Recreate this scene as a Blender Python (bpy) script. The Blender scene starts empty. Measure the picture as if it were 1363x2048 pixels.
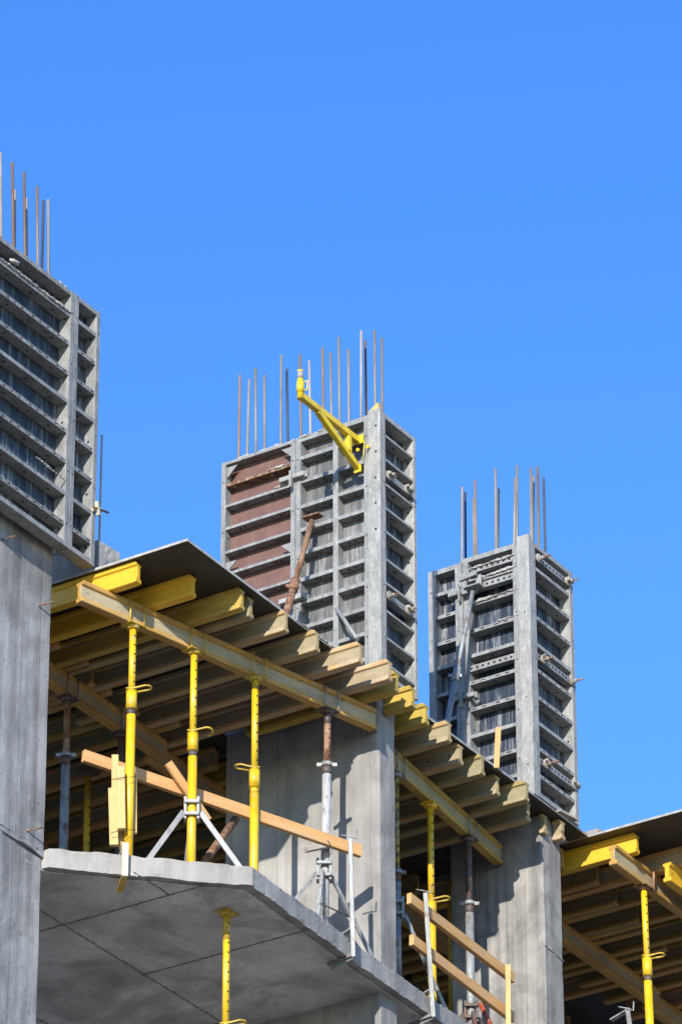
import bpy, math, random
from mathutils import Vector, Matrix, noise
random.seed(11)
V = Vector
scene = bpy.context.scene
col = scene.collection

# ------------------------------------------------------------------ camera model
# local frame: x runs along the facade away to the right, y runs into the building, z up.
# origin: outer top corner of the middle column formwork.  The street lies 24 m lower.
F_PX, PITCH, AZ, ROLL = 10000.0, math.radians(29.75), math.radians(32.6), math.radians(-.12)
FW = V((math.cos(AZ)*math.cos(PITCH), math.sin(AZ)*math.cos(PITCH), math.sin(PITCH)))
RT = V((math.sin(AZ), -math.cos(AZ), 0)); UP = RT.cross(FW)
RT, UP = RT*math.cos(ROLL)+UP*math.sin(ROLL), UP*math.cos(ROLL)-RT*math.sin(ROLL)
FH = V((math.cos(AZ), math.sin(AZ), 0))
def ray(x, y): return FW+RT*((x-681.5)/F_PX)-UP*((y-1024)/F_PX)
CAM = -ray(761, 822)*(F_PX/229.0)
def on(x, y, ax, v):
    r = ray(x, y); return CAM+r*((v-CAM[ax])/r[ax])
def at_x(x, y, v): return on(x, y, 0, v)
def at_y(x, y, v): return on(x, y, 1, v)
def at_z(x, y, v): return on(x, y, 2, v)
def at_pl(x, y, p, n):
    r = ray(x, y); return CAM+r*((V(p)-CAM).dot(n)/r.dot(n))

# ------------------------------------------------------------------ materials
def new_mat(name):
    m = bpy.data.materials.new(name); m.use_nodes = True
    nt = m.node_tree; b = nt.nodes['Principled BSDF']
    return m, nt, b
def N(nt, t, **kw):
    n = nt.nodes.new(t)
    for k, v in kw.items():
        if k.startswith('i_'): n.inputs[k[2:].replace('_', ' ')].default_value = v
        else: setattr(n, k, v)
    return n
def coords(nt, space, scale):
    if space == 'world':
        g = N(nt, 'ShaderNodeNewGeometry'); out = g.outputs['Position']
    else:
        g = N(nt, 'ShaderNodeTexCoord'); out = g.outputs['Object']
    mp = N(nt, 'ShaderNodeMapping'); mp.inputs['Scale'].default_value = scale
    nt.links.new(out, mp.inputs['Vector']); return mp.outputs['Vector']
def nz(nt, vec, scale, detail=4, rough=.55, dist=0):
    n = N(nt, 'ShaderNodeTexNoise'); n.inputs['Scale'].default_value = scale
    n.inputs['Detail'].default_value = detail; n.inputs['Roughness'].default_value = rough
    n.inputs['Distortion'].default_value = dist
    nt.links.new(vec, n.inputs['Vector']); return n.outputs['Fac']
def ramp(nt, fac, stops):
    r = N(nt, 'ShaderNodeValToRGB'); e = r.color_ramp.elements
    while len(e) < len(stops): e.new(.5)
    for el, (p, c) in zip(e, stops):
        el.position = p; el.color = (c, c, c, 1) if isinstance(c, (int, float)) else (*c, 1)
    nt.links.new(fac, r.inputs['Fac']); return r.outputs['Color']
def mix(nt, fac, a, b, blend='MIX'):
    m = N(nt, 'ShaderNodeMix', data_type='RGBA', blend_type=blend)
    for i, v in ((0, fac), (6, a), (7, b)):
        if hasattr(v, 'is_output'): nt.links.new(v, m.inputs[i])
        elif i == 0: m.inputs[0].default_value = v
        else: m.inputs[i].default_value = (*v, 1)
    return m.outputs[2]
def bump(nt, b, h, strength=.3, dist=.01):
    n = N(nt, 'ShaderNodeBump'); n.inputs['Strength'].default_value = strength
    n.inputs['Distance'].default_value = dist
    nt.links.new(h, n.inputs['Height']); nt.links.new(n.outputs['Normal'], b.inputs['Normal'])
def rnd_hsv(nt, c, hv=.015, vv=.3, sv=.0):
    oi = N(nt, 'ShaderNodeObjectInfo'); h = N(nt, 'ShaderNodeHueSaturation')
    def mr(lo, hi):
        m = N(nt, 'ShaderNodeMapRange'); m.inputs['To Min'].default_value = lo; m.inputs['To Max'].default_value = hi
        nt.links.new(oi.outputs['Random'], m.inputs['Value']); return m.outputs['Result']
    nt.links.new(mr(.5-hv, .5+hv), h.inputs['Hue']); nt.links.new(mr(1+vv, 1-vv), h.inputs['Value'])
    if sv: nt.links.new(mr(1-sv, 1+sv), h.inputs['Saturation'])
    nt.links.new(c, h.inputs['Color']); return h.outputs['Color']

def m_concrete(name, lo, hi, streak=.5, rough_bump=.35, boards=0, tint=(1.07, 1, .91), pit_scale=17, pit_gate=.5, stain=0):
    m, nt, b = new_mat(name)
    big = nz(nt, coords(nt, 'world', (1, 1, 1)), 1.6, 6, .62)
    base = ramp(nt, big, [(.32, [lo*t for t in tint]), (.68, [hi*t for t in tint])])
    st = nz(nt, coords(nt, 'world', (1, 1, .06)), 9, 5, .6)
    base = mix(nt, streak, base, ramp(nt, st, [(.33, .62), (.55, 1.0), (.7, 1.12)]), 'MULTIPLY')
    blot = nz(nt, coords(nt, 'world', (1, 1, .6)), 3.1, 5, .7, .4)
    base = mix(nt, .55, base, ramp(nt, blot, [(.36, .66), (.5, 1.0)]), 'MULTIPLY')
    if stain:
        sn = nz(nt, coords(nt, 'world', (1, 1, 1)), .9, 8, .66, .8)
        base = mix(nt, stain, base, ramp(nt, sn, [(.38, .45), (.47, .8), (.5, 1.0), (.66, 1.08)]), 'MULTIPLY')
        dr = nz(nt, coords(nt, 'world', (1, 1, .035)), 15, 6, .78)
        base = mix(nt, stain*.8, base, ramp(nt, dr, [(.3, .35), (.43, 1.0)]), 'MULTIPLY')
    fine = nz(nt, coords(nt, 'world', (1, 1, 1)), 70, 3, .7)
    base = mix(nt, .35, base, ramp(nt, fine, [(.3, .8), (.6, 1.08)]), 'MULTIPLY')
    pits = N(nt, 'ShaderNodeTexVoronoi'); pits.inputs['Scale'].default_value = pit_scale
    nt.links.new(coords(nt, 'world', (1, 1, .45)), pits.inputs['Vector'])
    pit = ramp(nt, pits.outputs['Distance'], [(.05, 0.0), (.13, 1.0)])
    gate = ramp(nt, nz(nt, coords(nt, 'world', (1, 1, .3)), 2.3, 4), [(pit_gate, 1.0), (pit_gate+.1, 0.0)])
    pg = mix(nt, 1.0, pit, gate, 'LIGHTEN')
    base = mix(nt, .55, base, mix(nt, 1.0, (.45, .45, .45), pg, 'SCREEN'), 'MULTIPLY')
    h = mix(nt, .35, mix(nt, .5, st, fine), pg)
    if boards:
        # marks of the boarded shutter: thin vertical seams
        w = N(nt, 'ShaderNodeTexBrick'); w.offset = 0
        sx = N(nt, 'ShaderNodeSeparateXYZ'); cx = N(nt, 'ShaderNodeCombineXYZ')
        g = N(nt, 'ShaderNodeNewGeometry'); nt.links.new(g.outputs['Position'], sx.inputs[0])
        add = N(nt, 'ShaderNodeMath', operation='ADD')
        nt.links.new(sx.outputs['X'], add.inputs[0]); nt.links.new(sx.outputs['Y'], add.inputs[1])
        wob = N(nt, 'ShaderNodeMath', operation='MULTIPLY_ADD')
        nt.links.new(nz(nt, coords(nt, 'world', (.3, .3, 1)), 1.3, 3), wob.inputs[0]); wob.inputs[1].default_value = .03
        nt.links.new(add.outputs[0], wob.inputs[2])
        nt.links.new(wob.outputs[0], cx.inputs['X']); nt.links.new(sx.outputs['Z'], cx.inputs['Y'])
        nt.links.new(cx.outputs[0], w.inputs['Vector'])
        w.inputs['Scale'].default_value = 1; w.inputs['Brick Width'].default_value = boards
        w.inputs['Row Height'].default_value = 60; w.inputs['Mortar Size'].default_value = .004
        w.inputs['Mortar Smooth'].default_value = .6; w.inputs['Bias'].default_value = 0
        w.inputs['Color1'].default_value = (.93, .93, .93, 1); w.inputs['Color2'].default_value = (1.05, 1.05, 1.05, 1)
        w.inputs['Mortar'].default_value = (.42, .42, .42, 1)
        base = mix(nt, .6, base, w.outputs['Color'], 'MULTIPLY')
        h = mix(nt, .3, h, w.outputs['Color'])
    nt.links.new(base, b.inputs['Base Color']); b.inputs['Roughness'].default_value = .9
    b.inputs['Specular IOR Level'].default_value = .25
    bump(nt, b, h, rough_bump, .02); return m

def m_metal(name, lo, hi, met=.0, rough=.55, splat=None, splat_amt=.5, rust=0.0, rustc=(.16, .06, .025), rv=.12):
    m, nt, b = new_mat(name)
    n1 = nz(nt, coords(nt, 'world', (1, 1, .5)), 9, 6, .7)
    c = ramp(nt, n1, [(.35, lo), (.65, hi)])
    if splat:
        n2 = nz(nt, coords(nt, 'world', (1, 1, .45)), 26, 7, .8)
        c = mix(nt, ramp(nt, n2, [(.52, 0.0), (.6, splat_amt)]), c, splat)
    if rust:
        n3 = nz(nt, coords(nt, 'world', (1, 1, .6)), 14, 6, .75)
        c = mix(nt, ramp(nt, n3, [(.62-rust*.35, 0.0), (.72-rust*.35, 1.0)]), c, rustc)
    d = nz(nt, coords(nt, 'world', (1, 1, .12)), 30, 5, .75)
    c = mix(nt, .6, c, ramp(nt, d, [(.32, .5), (.52, 1.05)]), 'MULTIPLY')
    sp = nz(nt, coords(nt, 'world', (1, 1, 1)), 90, 4, .8)
    c = mix(nt, .4, c, ramp(nt, sp, [(.36, .45), (.5, 1.0), (.68, 1.25)]), 'MULTIPLY')
    c = rnd_hsv(nt, c, .004, rv)
    nt.links.new(c, b.inputs['Base Color']); b.inputs['Metallic'].default_value = met
    b.inputs['Roughness'].default_value = rough
    bump(nt, b, mix(nt, .5, n1, d), .18, .006); return m

def m_facing(name, base, streakc, amt, rough=.5, top=.56):
    m, nt, b = new_mat(name)
    st = nz(nt, coords(nt, 'world', (1, 1, .045)), 13, 9, .86, .15)
    big = nz(nt, coords(nt, 'world', (1, 1, .5)), 4.2, 6, .7)
    f = mix(nt, 1.0, ramp(nt, st, [(top-.05, 0.0), (top+.09, 1.0)]), ramp(nt, big, [(.38, .06), (.6, 1.0)]), 'MULTIPLY')
    c = mix(nt, mix(nt, 1.0, f, (amt, amt, amt), 'MULTIPLY'), base, streakc)
    c = mix(nt, .5, c, ramp(nt, nz(nt, coords(nt, 'world', (1, 1, 1)), 7, 6, .7), [(.3, .55), (.65, 1.2)]), 'MULTIPLY')
    nt.links.new(c, b.inputs['Base Color']); b.inputs['Roughness'].default_value = rough
    bump(nt, b, st, .15, .004); return m

def m_wood(name, lo, hi, rough=.6, grey=.0, greyc=(.12, .11, .1), vv=.2, hv=.012, grain=1.0, spec=.3):
    m, nt, b = new_mat(name)
    g = nz(nt, coords(nt, 'object', (.7, 14, 14)), 3.2, 6, .6, .6)
    c = ramp(nt, g, [(.3, lo), (.7, hi)])
    big = nz(nt, coords(nt, 'object', (1.6, 5, 5)), 1.7, 5, .65)
    c = mix(nt, .6*grain, c, ramp(nt, big, [(.34, .6), (.6, 1.1)]), 'MULTIPLY')
    if grey:
        s = nz(nt, coords(nt, 'object', (1.1, 6, 6)), 2.6, 6, .7)
        c = mix(nt, ramp(nt, s, [(.62-.3*grey, 0.0), (.8-.3*grey, .85)]), c, greyc)
    kn = N(nt, 'ShaderNodeTexVoronoi'); kn.inputs['Scale'].default_value = 4.5
    nt.links.new(coords(nt, 'object', (.8, 2.4, 2.4)), kn.inputs['Vector'])
    c = mix(nt, .75, c, ramp(nt, kn.outputs['Distance'], [(.06, .35), (.11, 1.0)]), 'MULTIPLY')
    sp = nz(nt, coords(nt, 'object', (1, 1, 1)), 38, 4, .7)
    c = mix(nt, .3, c, ramp(nt, sp, [(.33, .55), (.5, 1.0)]), 'MULTIPLY')
    c = rnd_hsv(nt, c, hv, vv)
    nt.links.new(c, b.inputs['Base Color']); b.inputs['Roughness'].default_value = rough
    b.inputs['Specular IOR Level'].default_value = spec
    bump(nt, b, g, .2, .004); return m

def m_paint(name, c0, c1, chip, chip_amt=.25, rough=.38, vv=.06):
    m, nt, b = new_mat(name)
    n1 = nz(nt, coords(nt, 'world', (1, 1, .5)), 5, 5, .6)
    c = ramp(nt, n1, [(.3, c0), (.7, c1)])
    n2 = nz(nt, coords(nt, 'world', (1, 1, .5)), 34, 6, .78)
    c = mix(nt, ramp(nt, n2, [(.68-chip_amt*.2, 0.0), (.74-chip_amt*.2, .9)]), c, chip)
    sp = nz(nt, coords(nt, 'world', (1, 1, .6)), 19, 7, .8)
    c = mix(nt, ramp(nt, sp, [(.57, 0.0), (.65, .7*min(1, chip_amt*3))]), c, (.5, .47, .4))
    dirt = nz(nt, coords(nt, 'world', (1, 1, .25)), 12, 5, .7)
    c = mix(nt, .6, c, ramp(nt, dirt, [(.32, .5), (.52, 1.0)]), 'MULTIPLY')
    c = rnd_hsv(nt, c, .003, vv)
    nt.links.new(c, b.inputs['Base Color']); b.inputs['Roughness'].default_value = rough
    bump(nt, b, n2, .08, .003); return m

def m_rebar(name, lo, hi):
    m, nt, b = new_mat(name)
    n1 = nz(nt, coords(nt, 'world', (1, 1, .35)), 3.5, 5, .7)
    c = ramp(nt, n1, [(.36, lo), (.62, hi)])
    c = rnd_hsv(nt, c, .006, .2)
    w = N(nt, 'ShaderNodeTexWave', bands_direction='Z'); w.inputs['Scale'].default_value = 22
    w.inputs['Distortion'].default_value = .3
    nt.links.new(coords(nt, 'world', (1, 1, 1)), w.inputs['Vector'])
    c = mix(nt, .5, c, ramp(nt, w.outputs['Fac'], [(.2, .65), (.8, 1.1)]), 'MULTIPLY')
    nt.links.new(c, b.inputs['Base Color']); b.inputs['Roughness'].default_value = .6
    b.inputs['Metallic'].default_value = .25
    bump(nt, b, w.outputs['Fac'], .5, .004); return m

def m_flat(name, c, rough=.8):
    m, nt, b = new_mat(name)
    n = nz(nt, coords(nt, 'world', (1, 1, 1)), 25, 4, .7)
    k = mix(nt, .5, c, ramp(nt, n, [(.3, .6), (.65, 1.15)]), 'MULTIPLY')
    nt.links.new(k, b.inputs['Base Color']); b.inputs['Roughness'].default_value = rough
    return m

M = {}
M['conc'] = m_concrete('cast_concrete', .235, .375, .55, .4)
M['conc_pier'] = m_concrete('column_concrete', .24, .385, .4, .45, .47, stain=.3)
M['conc_board'] = m_concrete('board_marked_concrete', .22, .37, .9, .6, .19, stain=.7)
M['conc_wall'] = m_concrete('weathered_concrete', .27, .44, .8, 1.0, .24, (1.05, 1, .94), 13, .42, .5)
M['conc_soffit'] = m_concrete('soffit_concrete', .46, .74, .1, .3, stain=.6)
M['seam'] = m_flat('joint_fin', (.17, .165, .16), .9)
M['conc_crust'] = m_concrete('cement_crust', .32, .46, .1, .6)
M['steel'] = m_metal('galvanised_form_steel', (.19, .186, .172), (.31, .305, .285), .0, .6, (.4, .39, .365), .6, 0, rv=.06)
M['steel_warm'] = m_metal('cement_stained_form_steel', (.25, .243, .22), (.36, .35, .32), .0, .65, (.46, .445, .4), .7, 0, rv=.05)
M['steel_rust'] = m_metal('rusted_form_steel', (.3, .17, .09), (.42, .28, .17), .0, .75, (.55, .5, .45), .6, .5)
M['tube_grey'] = m_metal('grey_steel_tube', (.21, .225, .215), (.34, .35, .335), .1, .5, (.45, .44, .42), .5, .25)
M['tube_white'] = m_metal('whitewashed_tube_and_lit_hole', (.4, .39, .37), (.52, .51, .48), .0, .6, (.2, .19, .18), .6, .1)
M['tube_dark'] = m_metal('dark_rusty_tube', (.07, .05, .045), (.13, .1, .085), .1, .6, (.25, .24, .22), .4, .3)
M['rust'] = m_metal('rusty_steel', (.2, .1, .055), (.36, .2, .11), .0, .8, (.45, .38, .3), .5, .4)
M['white_paint'] = m_metal('white_painted_steel', (.27, .265, .25), (.39, .38, .355), .0, .5, (.3, .29, .28), .4, .05)
M['galv'] = m_metal('galvanised_post_steel', (.18, .18, .175), (.3, .3, .29), .2, .5, (.36, .35, .32), .5, .12)
M['cream'] = m_metal('cream_painted_steel', (.52, .48, .34), (.66, .61, .44), .0, .55, (.4, .36, .28), .5, .1)
M['yellow'] = m_paint('yellow_paint', (.7, .41, .013), (.82, .53, .02), (.2, .12, .04), .4)
M['yellow_bracket'] = m_paint('bright_yellow_paint', (.72, .48, .012), (.84, .6, .02), (.26, .2, .08), .22)
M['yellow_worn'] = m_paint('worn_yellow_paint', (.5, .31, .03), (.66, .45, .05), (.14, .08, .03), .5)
M['red_paint'] = m_paint('worn_red_paint', (.3, .06, .03), (.4, .1, .05), (.3, .25, .22), .4)
M['fac_blue'] = m_facing('dark_phenolic_facing', (.022, .032, .05), (.5, .5, .49), 1.0, .45, .54)
M['fac_grey'] = m_facing('grey_weathered_facing', (.105, .1, .093), (.42, .41, .385), 1.0, .5, .53)
M['fac_red'] = m_facing('red_brown_facing', (.17, .088, .066), (.34, .24, .2), .45, .45)
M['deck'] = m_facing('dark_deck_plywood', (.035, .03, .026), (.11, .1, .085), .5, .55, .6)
M['deck_edge'] = m_metal('deck_edge_ply', (.3, .29, .27), (.46, .45, .42), .0, .8)
M['beam_yellow'] = m_wood('yellow_lacquered_beam', (.68, .38, .03), (.8, .48, .04), .42, 0, vv=.07, hv=.004, grain=.3, spec=.4)
M['beam'] = m_wood('ochre_timber_beam', (.43, .24, .065), (.6, .36, .11), .6, .4, (.3, .24, .16), .28, .018)
M['beam_worn'] = m_wood('weathered_timber_beam', (.46, .29, .1), (.62, .43, .19), .7, .55, (.36, .31, .25), .24, .018)
M['nut'] = m_metal('cement_stained_nut', (.3, .26, .2), (.42, .38, .31), .0, .6, (.5, .47, .42), .6, .12)
M['post'] = m_metal('grey_cream_post', (.19, .187, .17), (.29, .285, .26), .1, .5, (.42, .4, .36), .5, .08)
M['beam_dull'] = m_wood('worn_shaded_yellow_beam', (.42, .29, .05), (.56, .4, .08), .55, .25, (.3, .26, .15), .1)  # worn yellow beam, with the shade by the middle column mixed into its colour
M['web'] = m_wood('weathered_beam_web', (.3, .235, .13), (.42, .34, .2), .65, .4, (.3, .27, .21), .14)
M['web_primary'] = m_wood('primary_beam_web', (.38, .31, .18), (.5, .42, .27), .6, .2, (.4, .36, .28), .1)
M['chipped'] = m_paint('chipped_yellow_paint', (.42, .27, .03), (.5, .33, .04), (.05, .04, .035), 1.0)
M['beam_primary'] = m_wood('primary_timber_beam', (.46, .26, .06), (.58, .35, .09), .55, .25, (.4, .34, .24), .1)
M['plank'] = m_wood('fresh_sawn_timber', (.54, .285, .1), (.66, .385, .155), .65, .2, (.42, .33, .24), vv=.07, hv=.006, grain=.35)
M['plank_pale'] = m_wood('pale_sawn_timber', (.54, .36, .13), (.66, .46, .19), .65, .1, (.45, .36, .2), .1)
M['plank_old'] = m_wood('old_grey_timber', (.36, .3, .24), (.5, .43, .35), .8, .3, vv=.1)
M['hole'] = m_flat('hole_shadow', (.012, .012, .012))
M['wire'] = m_flat('dark_wire', (.05, .04, .035), .6)
M['rebar_grey'] = m_rebar('grey_rebar', (.2, .175, .15), (.36, .335, .3))
M['rebar_rust'] = m_rebar('rusty_rebar', (.17, .105, .07), (.29, .215, .16))
M['rebar_blue'] = m_rebar('blue_black_rebar', (.03, .045, .08), (.09, .1, .13))
M['ground'] = m_flat('earthy_site_ground', (.2, .175, .14), .95)
M['asphalt'] = m_flat('asphalt', (.06, .06, .06), .9)

# ------------------------------------------------------------------ mesh builder
def W(o):
    m = o.matrix_basis.copy(); p = o.parent
    while p: m = p.matrix_basis @ m; p = p.parent
    return m
class MB:
    def __init__(s): s.v = []; s.f = []; s.sm = []; s.mi = []; s.cur = 0
    def mat(s, i): s.cur = i; return s
    def add(s, vs, fs, smooth=False):
        k = len(s.v); s.v += [V(v) for v in vs]; s.f += [tuple(i+k for i in f) for f in fs]; s.sm += [smooth]*len(fs); s.mi += [s.cur]*len(fs); return s
    def box(s, x0, x1, y0, y1, z0, z1):
        if x0 > x1: x0, x1 = x1, x0
        if y0 > y1: y0, y1 = y1, y0
        if z0 > z1: z0, z1 = z1, z0
        return s.add([(x0,y0,z0),(x1,y0,z0),(x1,y1,z0),(x0,y1,z0),(x0,y0,z1),(x1,y0,z1),(x1,y1,z1),(x0,y1,z1)],
              [(3,2,1,0),(4,5,6,7),(0,1,5,4),(1,2,6,5),(2,3,7,6),(3,0,4,7)])
    def bar(s, p, q, w, h, up=(0, 0, 1)):
        p, q = V(p), V(q); d = (q-p).normalized(); u = V(up)
        a = d.cross(u)
        if a.length < 1e-4: a = d.cross(V((0, 1, 0)))
        a.normalize(); b = a.cross(d).normalized(); vs = []
        for c in (p, q):
            for i, j in ((-1,-1),(1,-1),(1,1),(-1,1)): vs.append(c+a*(i*w/2)+b*(j*h/2))
        return s.add(vs, [(0,1,2,3),(7,6,5,4),(0,4,5,1),(1,5,6,2),(2,6,7,3),(3,7,4,0)])
    def tube(s, p, q, r0, r1=None, n=14, cap=True):
        return s.sweep([p, q], [r0, r0 if r1 is None else r1], n, cap)
    def sweep(s, pts, rad, n=10, cap=True):
        pts = [V(p) for p in pts]
        if isinstance(rad, (int, float)): rad = [rad]*len(pts)
        vs = []; ref = None
        for i, p in enumerate(pts):
            d = (pts[min(i+1, len(pts)-1)]-pts[max(i-1, 0)]).normalized()
            if ref is None: ref = V((0, 0, 1)) if abs(d.z) < .9 else V((1, 0, 0))
            a = d.cross(ref).normalized(); b = a.cross(d).normalized(); ref = b
            for k in range(n):
                t = 2*math.pi*k/n; vs.append(p+(a*math.cos(t)+b*math.sin(t))*rad[i])
        fs = []
        for i in range(len(pts)-1):
            for k in range(n):
                fs.append((i*n+k, i*n+(k+1) % n, (i+1)*n+(k+1) % n, (i+1)*n+k))
        s.add(vs, fs, True)
        if cap:
            m = len(s.v)-len(vs)
            s.f.append(tuple(m+k for k in range(n-1, -1, -1))); s.f.append(tuple(m+(len(pts)-1)*n+k for k in range(n))); s.sm += [False, False]; s.mi += [s.cur]*2
        return s
    def disc(s, c, nrm, r, t=.002, n=10):
        c = V(c); nrm = V(nrm).normalized(); return s.tube(c, c+nrm*t, r, n=n)
    def prism(s, poly, z0, z1):
        n = len(poly)
        return s.add([(x, y, z0) for x, y in poly]+[(x, y, z1) for x, y in poly],
            [tuple(range(n-1, -1, -1)), tuple(range(n, 2*n))]+[(i, (i+1) % n, n+(i+1) % n, n+i) for i in range(n)])
    def blob(s, c, r, sq=(1, 1, 1)):
        c = V(c); vs = []; rows = 4; seg = 7; fs = []
        for i in range(1, rows):
            th = math.pi*i/rows
            for k in range(seg):
                ph = 2*math.pi*(k+.5*(i % 2))/seg; rr = r*random.uniform(.7, 1.2)
                vs.append(c+V((math.sin(th)*math.cos(ph)*rr*sq[0], math.sin(th)*math.sin(ph)*rr*sq[1], math.cos(th)*rr*sq[2])))
        b = len(vs); vs += [c+V((0, 0, r*sq[2])), c-V((0, 0, r*sq[2]))]
        for k in range(seg):
            fs.append((b, k, (k+1) % seg)); fs.append((b+1, (rows-2)*seg+(k+1) % seg, (rows-2)*seg+k))
            for i in range(rows-2):
                fs.append((i*seg+k, (i+1)*seg+k, (i+1)*seg+(k+1) % seg, i*seg+(k+1) % seg))
        return s.add(vs, fs, True)
    def build(s, name, mat, parent=None, label=None, cat=None, group=None, kind=None, bevel=0, frame=None, seg=1):
        if frame is None:
            lo = V((min(v[i] for v in s.v) for i in range(3))); hi = V((max(v[i] for v in s.v) for i in range(3)))
            frame = Matrix.Translation(((lo.x+hi.x)/2, (lo.y+hi.y)/2, lo.z))
        inv = frame.inverted(); me = bpy.data.meshes.new(name)
        me.from_pydata([inv @ v for v in s.v], [], s.f); me.update()
        me.polygons.foreach_set('use_smooth', s.sm)
        for q in (mat if isinstance(mat, (list, tuple)) else [mat]): me.materials.append(q)
        me.polygons.foreach_set('material_index', s.mi)
        o = bpy.data.objects.new(name, me); col.objects.link(o)
        if parent:
            o.parent = parent; o.matrix_basis = W(parent).inverted() @ frame
        else: o.matrix_basis = frame
        if bevel:
            bv = o.modifiers.new('bevel', 'BEVEL'); bv.width = bevel; bv.segments = seg; bv.limit_method = 'ANGLE'; bv.angle_limit = math.radians(50)
        return tag(o, label, cat, group, kind)
def tag(o, label=None, cat=None, group=None, kind=None):
    if label: o['label'] = label; o['kind'] = 'thing'
    if cat: o['category'] = cat
    if group: o['group'] = group
    if kind: o['kind'] = kind
    return o
def empty(name, loc, label, cat, group=None):
    o = bpy.data.objects.new(name, None); col.objects.link(o); o.location = V(loc); o.empty_display_size = .1
    return tag(o, label, cat, group)
def xframe(p, q, up=(0, 0, 1)):
    p, q = V(p), V(q); d = (q-p).normalized(); u = V(up)
    y = u.cross(d)
    if y.length < 1e-4: y = V((0, 1, 0))
    y.normalize(); z = d.cross(y); return Matrix((( d.x, y.x, z.x, p.x), (d.y, y.y, z.y, p.y), (d.z, y.z, z.z, p.z), (0, 0, 0, 1)))
ORD = ['first','second','third','fourth','fifth','sixth','seventh','eighth','ninth','tenth','eleventh','twelfth','thirteenth','fourteenth','fifteenth','sixteenth','seventeenth','eighteenth']

# rough cast prism: side walls on a grid, wobbling with noise
def rough_walls(poly, z0, z1, step=.06, amp=.006, freq=3.0, vfreq=None, seed=0, edge=1.0):
    mb = MB(); n = len(poly); ring = []
    for i in range(n):
        a, b = V((*poly[i], 0)), V((*poly[(i+1) % n], 0)); k = max(1, int((b-a).length/step))
        k = min(k, 160)
        for j in range(k): ring.append(a.lerp(b, j/k))
    nz_ = max(1, int((z1-z0)/step)); vs = []
    cx = sum(p.x for p in ring)/len(ring); cy = sum(p.y for p in ring)/len(ring)
    for i in range(nz_+1):
        z = z0+(z1-z0)*i/nz_
        for p in ring:
            q = V((p.x*freq, p.y*freq, z*(vfreq or freq)+seed))
            e = edge if i in (0, nz_) else 1.0
            d = (noise.noise_vector(q)+noise.noise_vector(q*4.1)*.5)*amp*e
            vs.append(V((p.x+d.x, p.y+d.y, z+(d.z if i in (0, nz_) else 0))))
    m = len(ring); fs = []
    for i in range(nz_):
        for k in range(m): fs.append((i*m+k, i*m+(k+1) % m, (i+1)*m+(k+1) % m, (i+1)*m+k))
    fs.append(tuple(range(m-1, -1, -1))); fs.append(tuple(nz_*m+k for k in range(m)))
    return mb.add(vs, fs)
def crust(pts, r, dens, name, parent, mat=None):
    mb = MB()
    for a, b in zip(pts, pts[1:]):
        a, b = V(a), V(b); L = (b-a).length; d = (b-a)/L; k = max(4, int(L*dens*2.2))
        for i in range(k):
            t = (i+random.random())/k; thick = .35+.9*max(0, noise.noise(V((t*L*9, a.z*7, a.x*5)))+.45)
            c = a+d*(t*L)+V((random.uniform(-.4, .4), random.uniform(-.4, .4), random.uniform(-.45, .3)*thick))*r
            q = r*random.uniform(.3, .75)*thick
            mb.blob(c, q, (.8+1.7*abs(d.x), .8+1.7*abs(d.y), .75+random.uniform(0, .5)))
    return mb.build(name, mat or M['conc_crust'], parent)

# ------------------------------------------------------------------ levels
ZD = -2.62            # underside of the deck plywood
ZB = -2.82            # underside of the cross beams
ZP = -3.02            # underside of the main beams
ZS = -5.25            # top of the concrete slab below
ZG = -24.0            # street

# ------------------------------------------------------------------ setting
g = MB(); g.add([(-3000,-3000,ZG-.004),(3000,-3000,ZG-.004),(3000,3000,ZG-.004),(-3000,3000,ZG-.004)], [(0,1,2,3)])
g.build('ground', M['ground'], kind='structure')
r_ = MB(); r_.add([(-400,-34,ZG),(400,-34,ZG),(400,-26,ZG),(-400,-26,ZG)], [(0,1,2,3)])
r_.build('road', M['asphalt'], kind='structure')

# ------------------------------------------------------------------ concrete
slab_poly = [(-3.19, 1.10), (-2.04, -.055), (0.0, .055), (1.5, .10), (3.3, .16), (3.6, -.9), (15, -.9), (15, 9.2), (-6.5, 9.2), (-6.5, 1.48), (-3.19, 1.48)]
sl = rough_walls(slab_poly, ZS-.165, ZS, .033, .004, 6, 7, edge=3.2)
slab = sl.build('concrete_slab', M['conc'], None, 'grey cast concrete floor slab with a slanted front corner, props standing on it', 'floor slab')
sf = MB()
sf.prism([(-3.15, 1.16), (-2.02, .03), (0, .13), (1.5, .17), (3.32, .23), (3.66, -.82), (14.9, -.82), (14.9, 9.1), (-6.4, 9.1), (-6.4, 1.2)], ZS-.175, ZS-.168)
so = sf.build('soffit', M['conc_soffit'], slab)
seam = MB()
def ridge(a, b, w=.009):
    a = V((*a, ZS-.178)); b = V((*b, ZS-.178)); k = int((b-a).length/.03); p = a; d = (b-a)/k; nrm = V((-d.y, d.x, 0)).normalized()
    for i in range(k):
        q = a+d*(i+1)+nrm*random.uniform(-.005, .005)
        seam.bar(p, q+d*.15, w*random.choice((.35, .5, .6, .9, 1.1)), .006)
        p = q
ridge((-3.0, 1.6), (8, 1.62)); ridge((-2.28, .22), (-2.28, 4.5)); ridge((-1.14, .02), (-1.14, 1.62)); ridge((-2.78, .57), (-2.28, .57))
ridge((.0, 1.62), (.0, 4)); ridge((-2.28, 2.85), (2, 2.85)); ridge((-1.3, 2.85), (-1.3, 5)); ridge((-2.28, 4.1), (2, 4.1))
seam.build('panel_seam', M['seam'], so)

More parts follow.
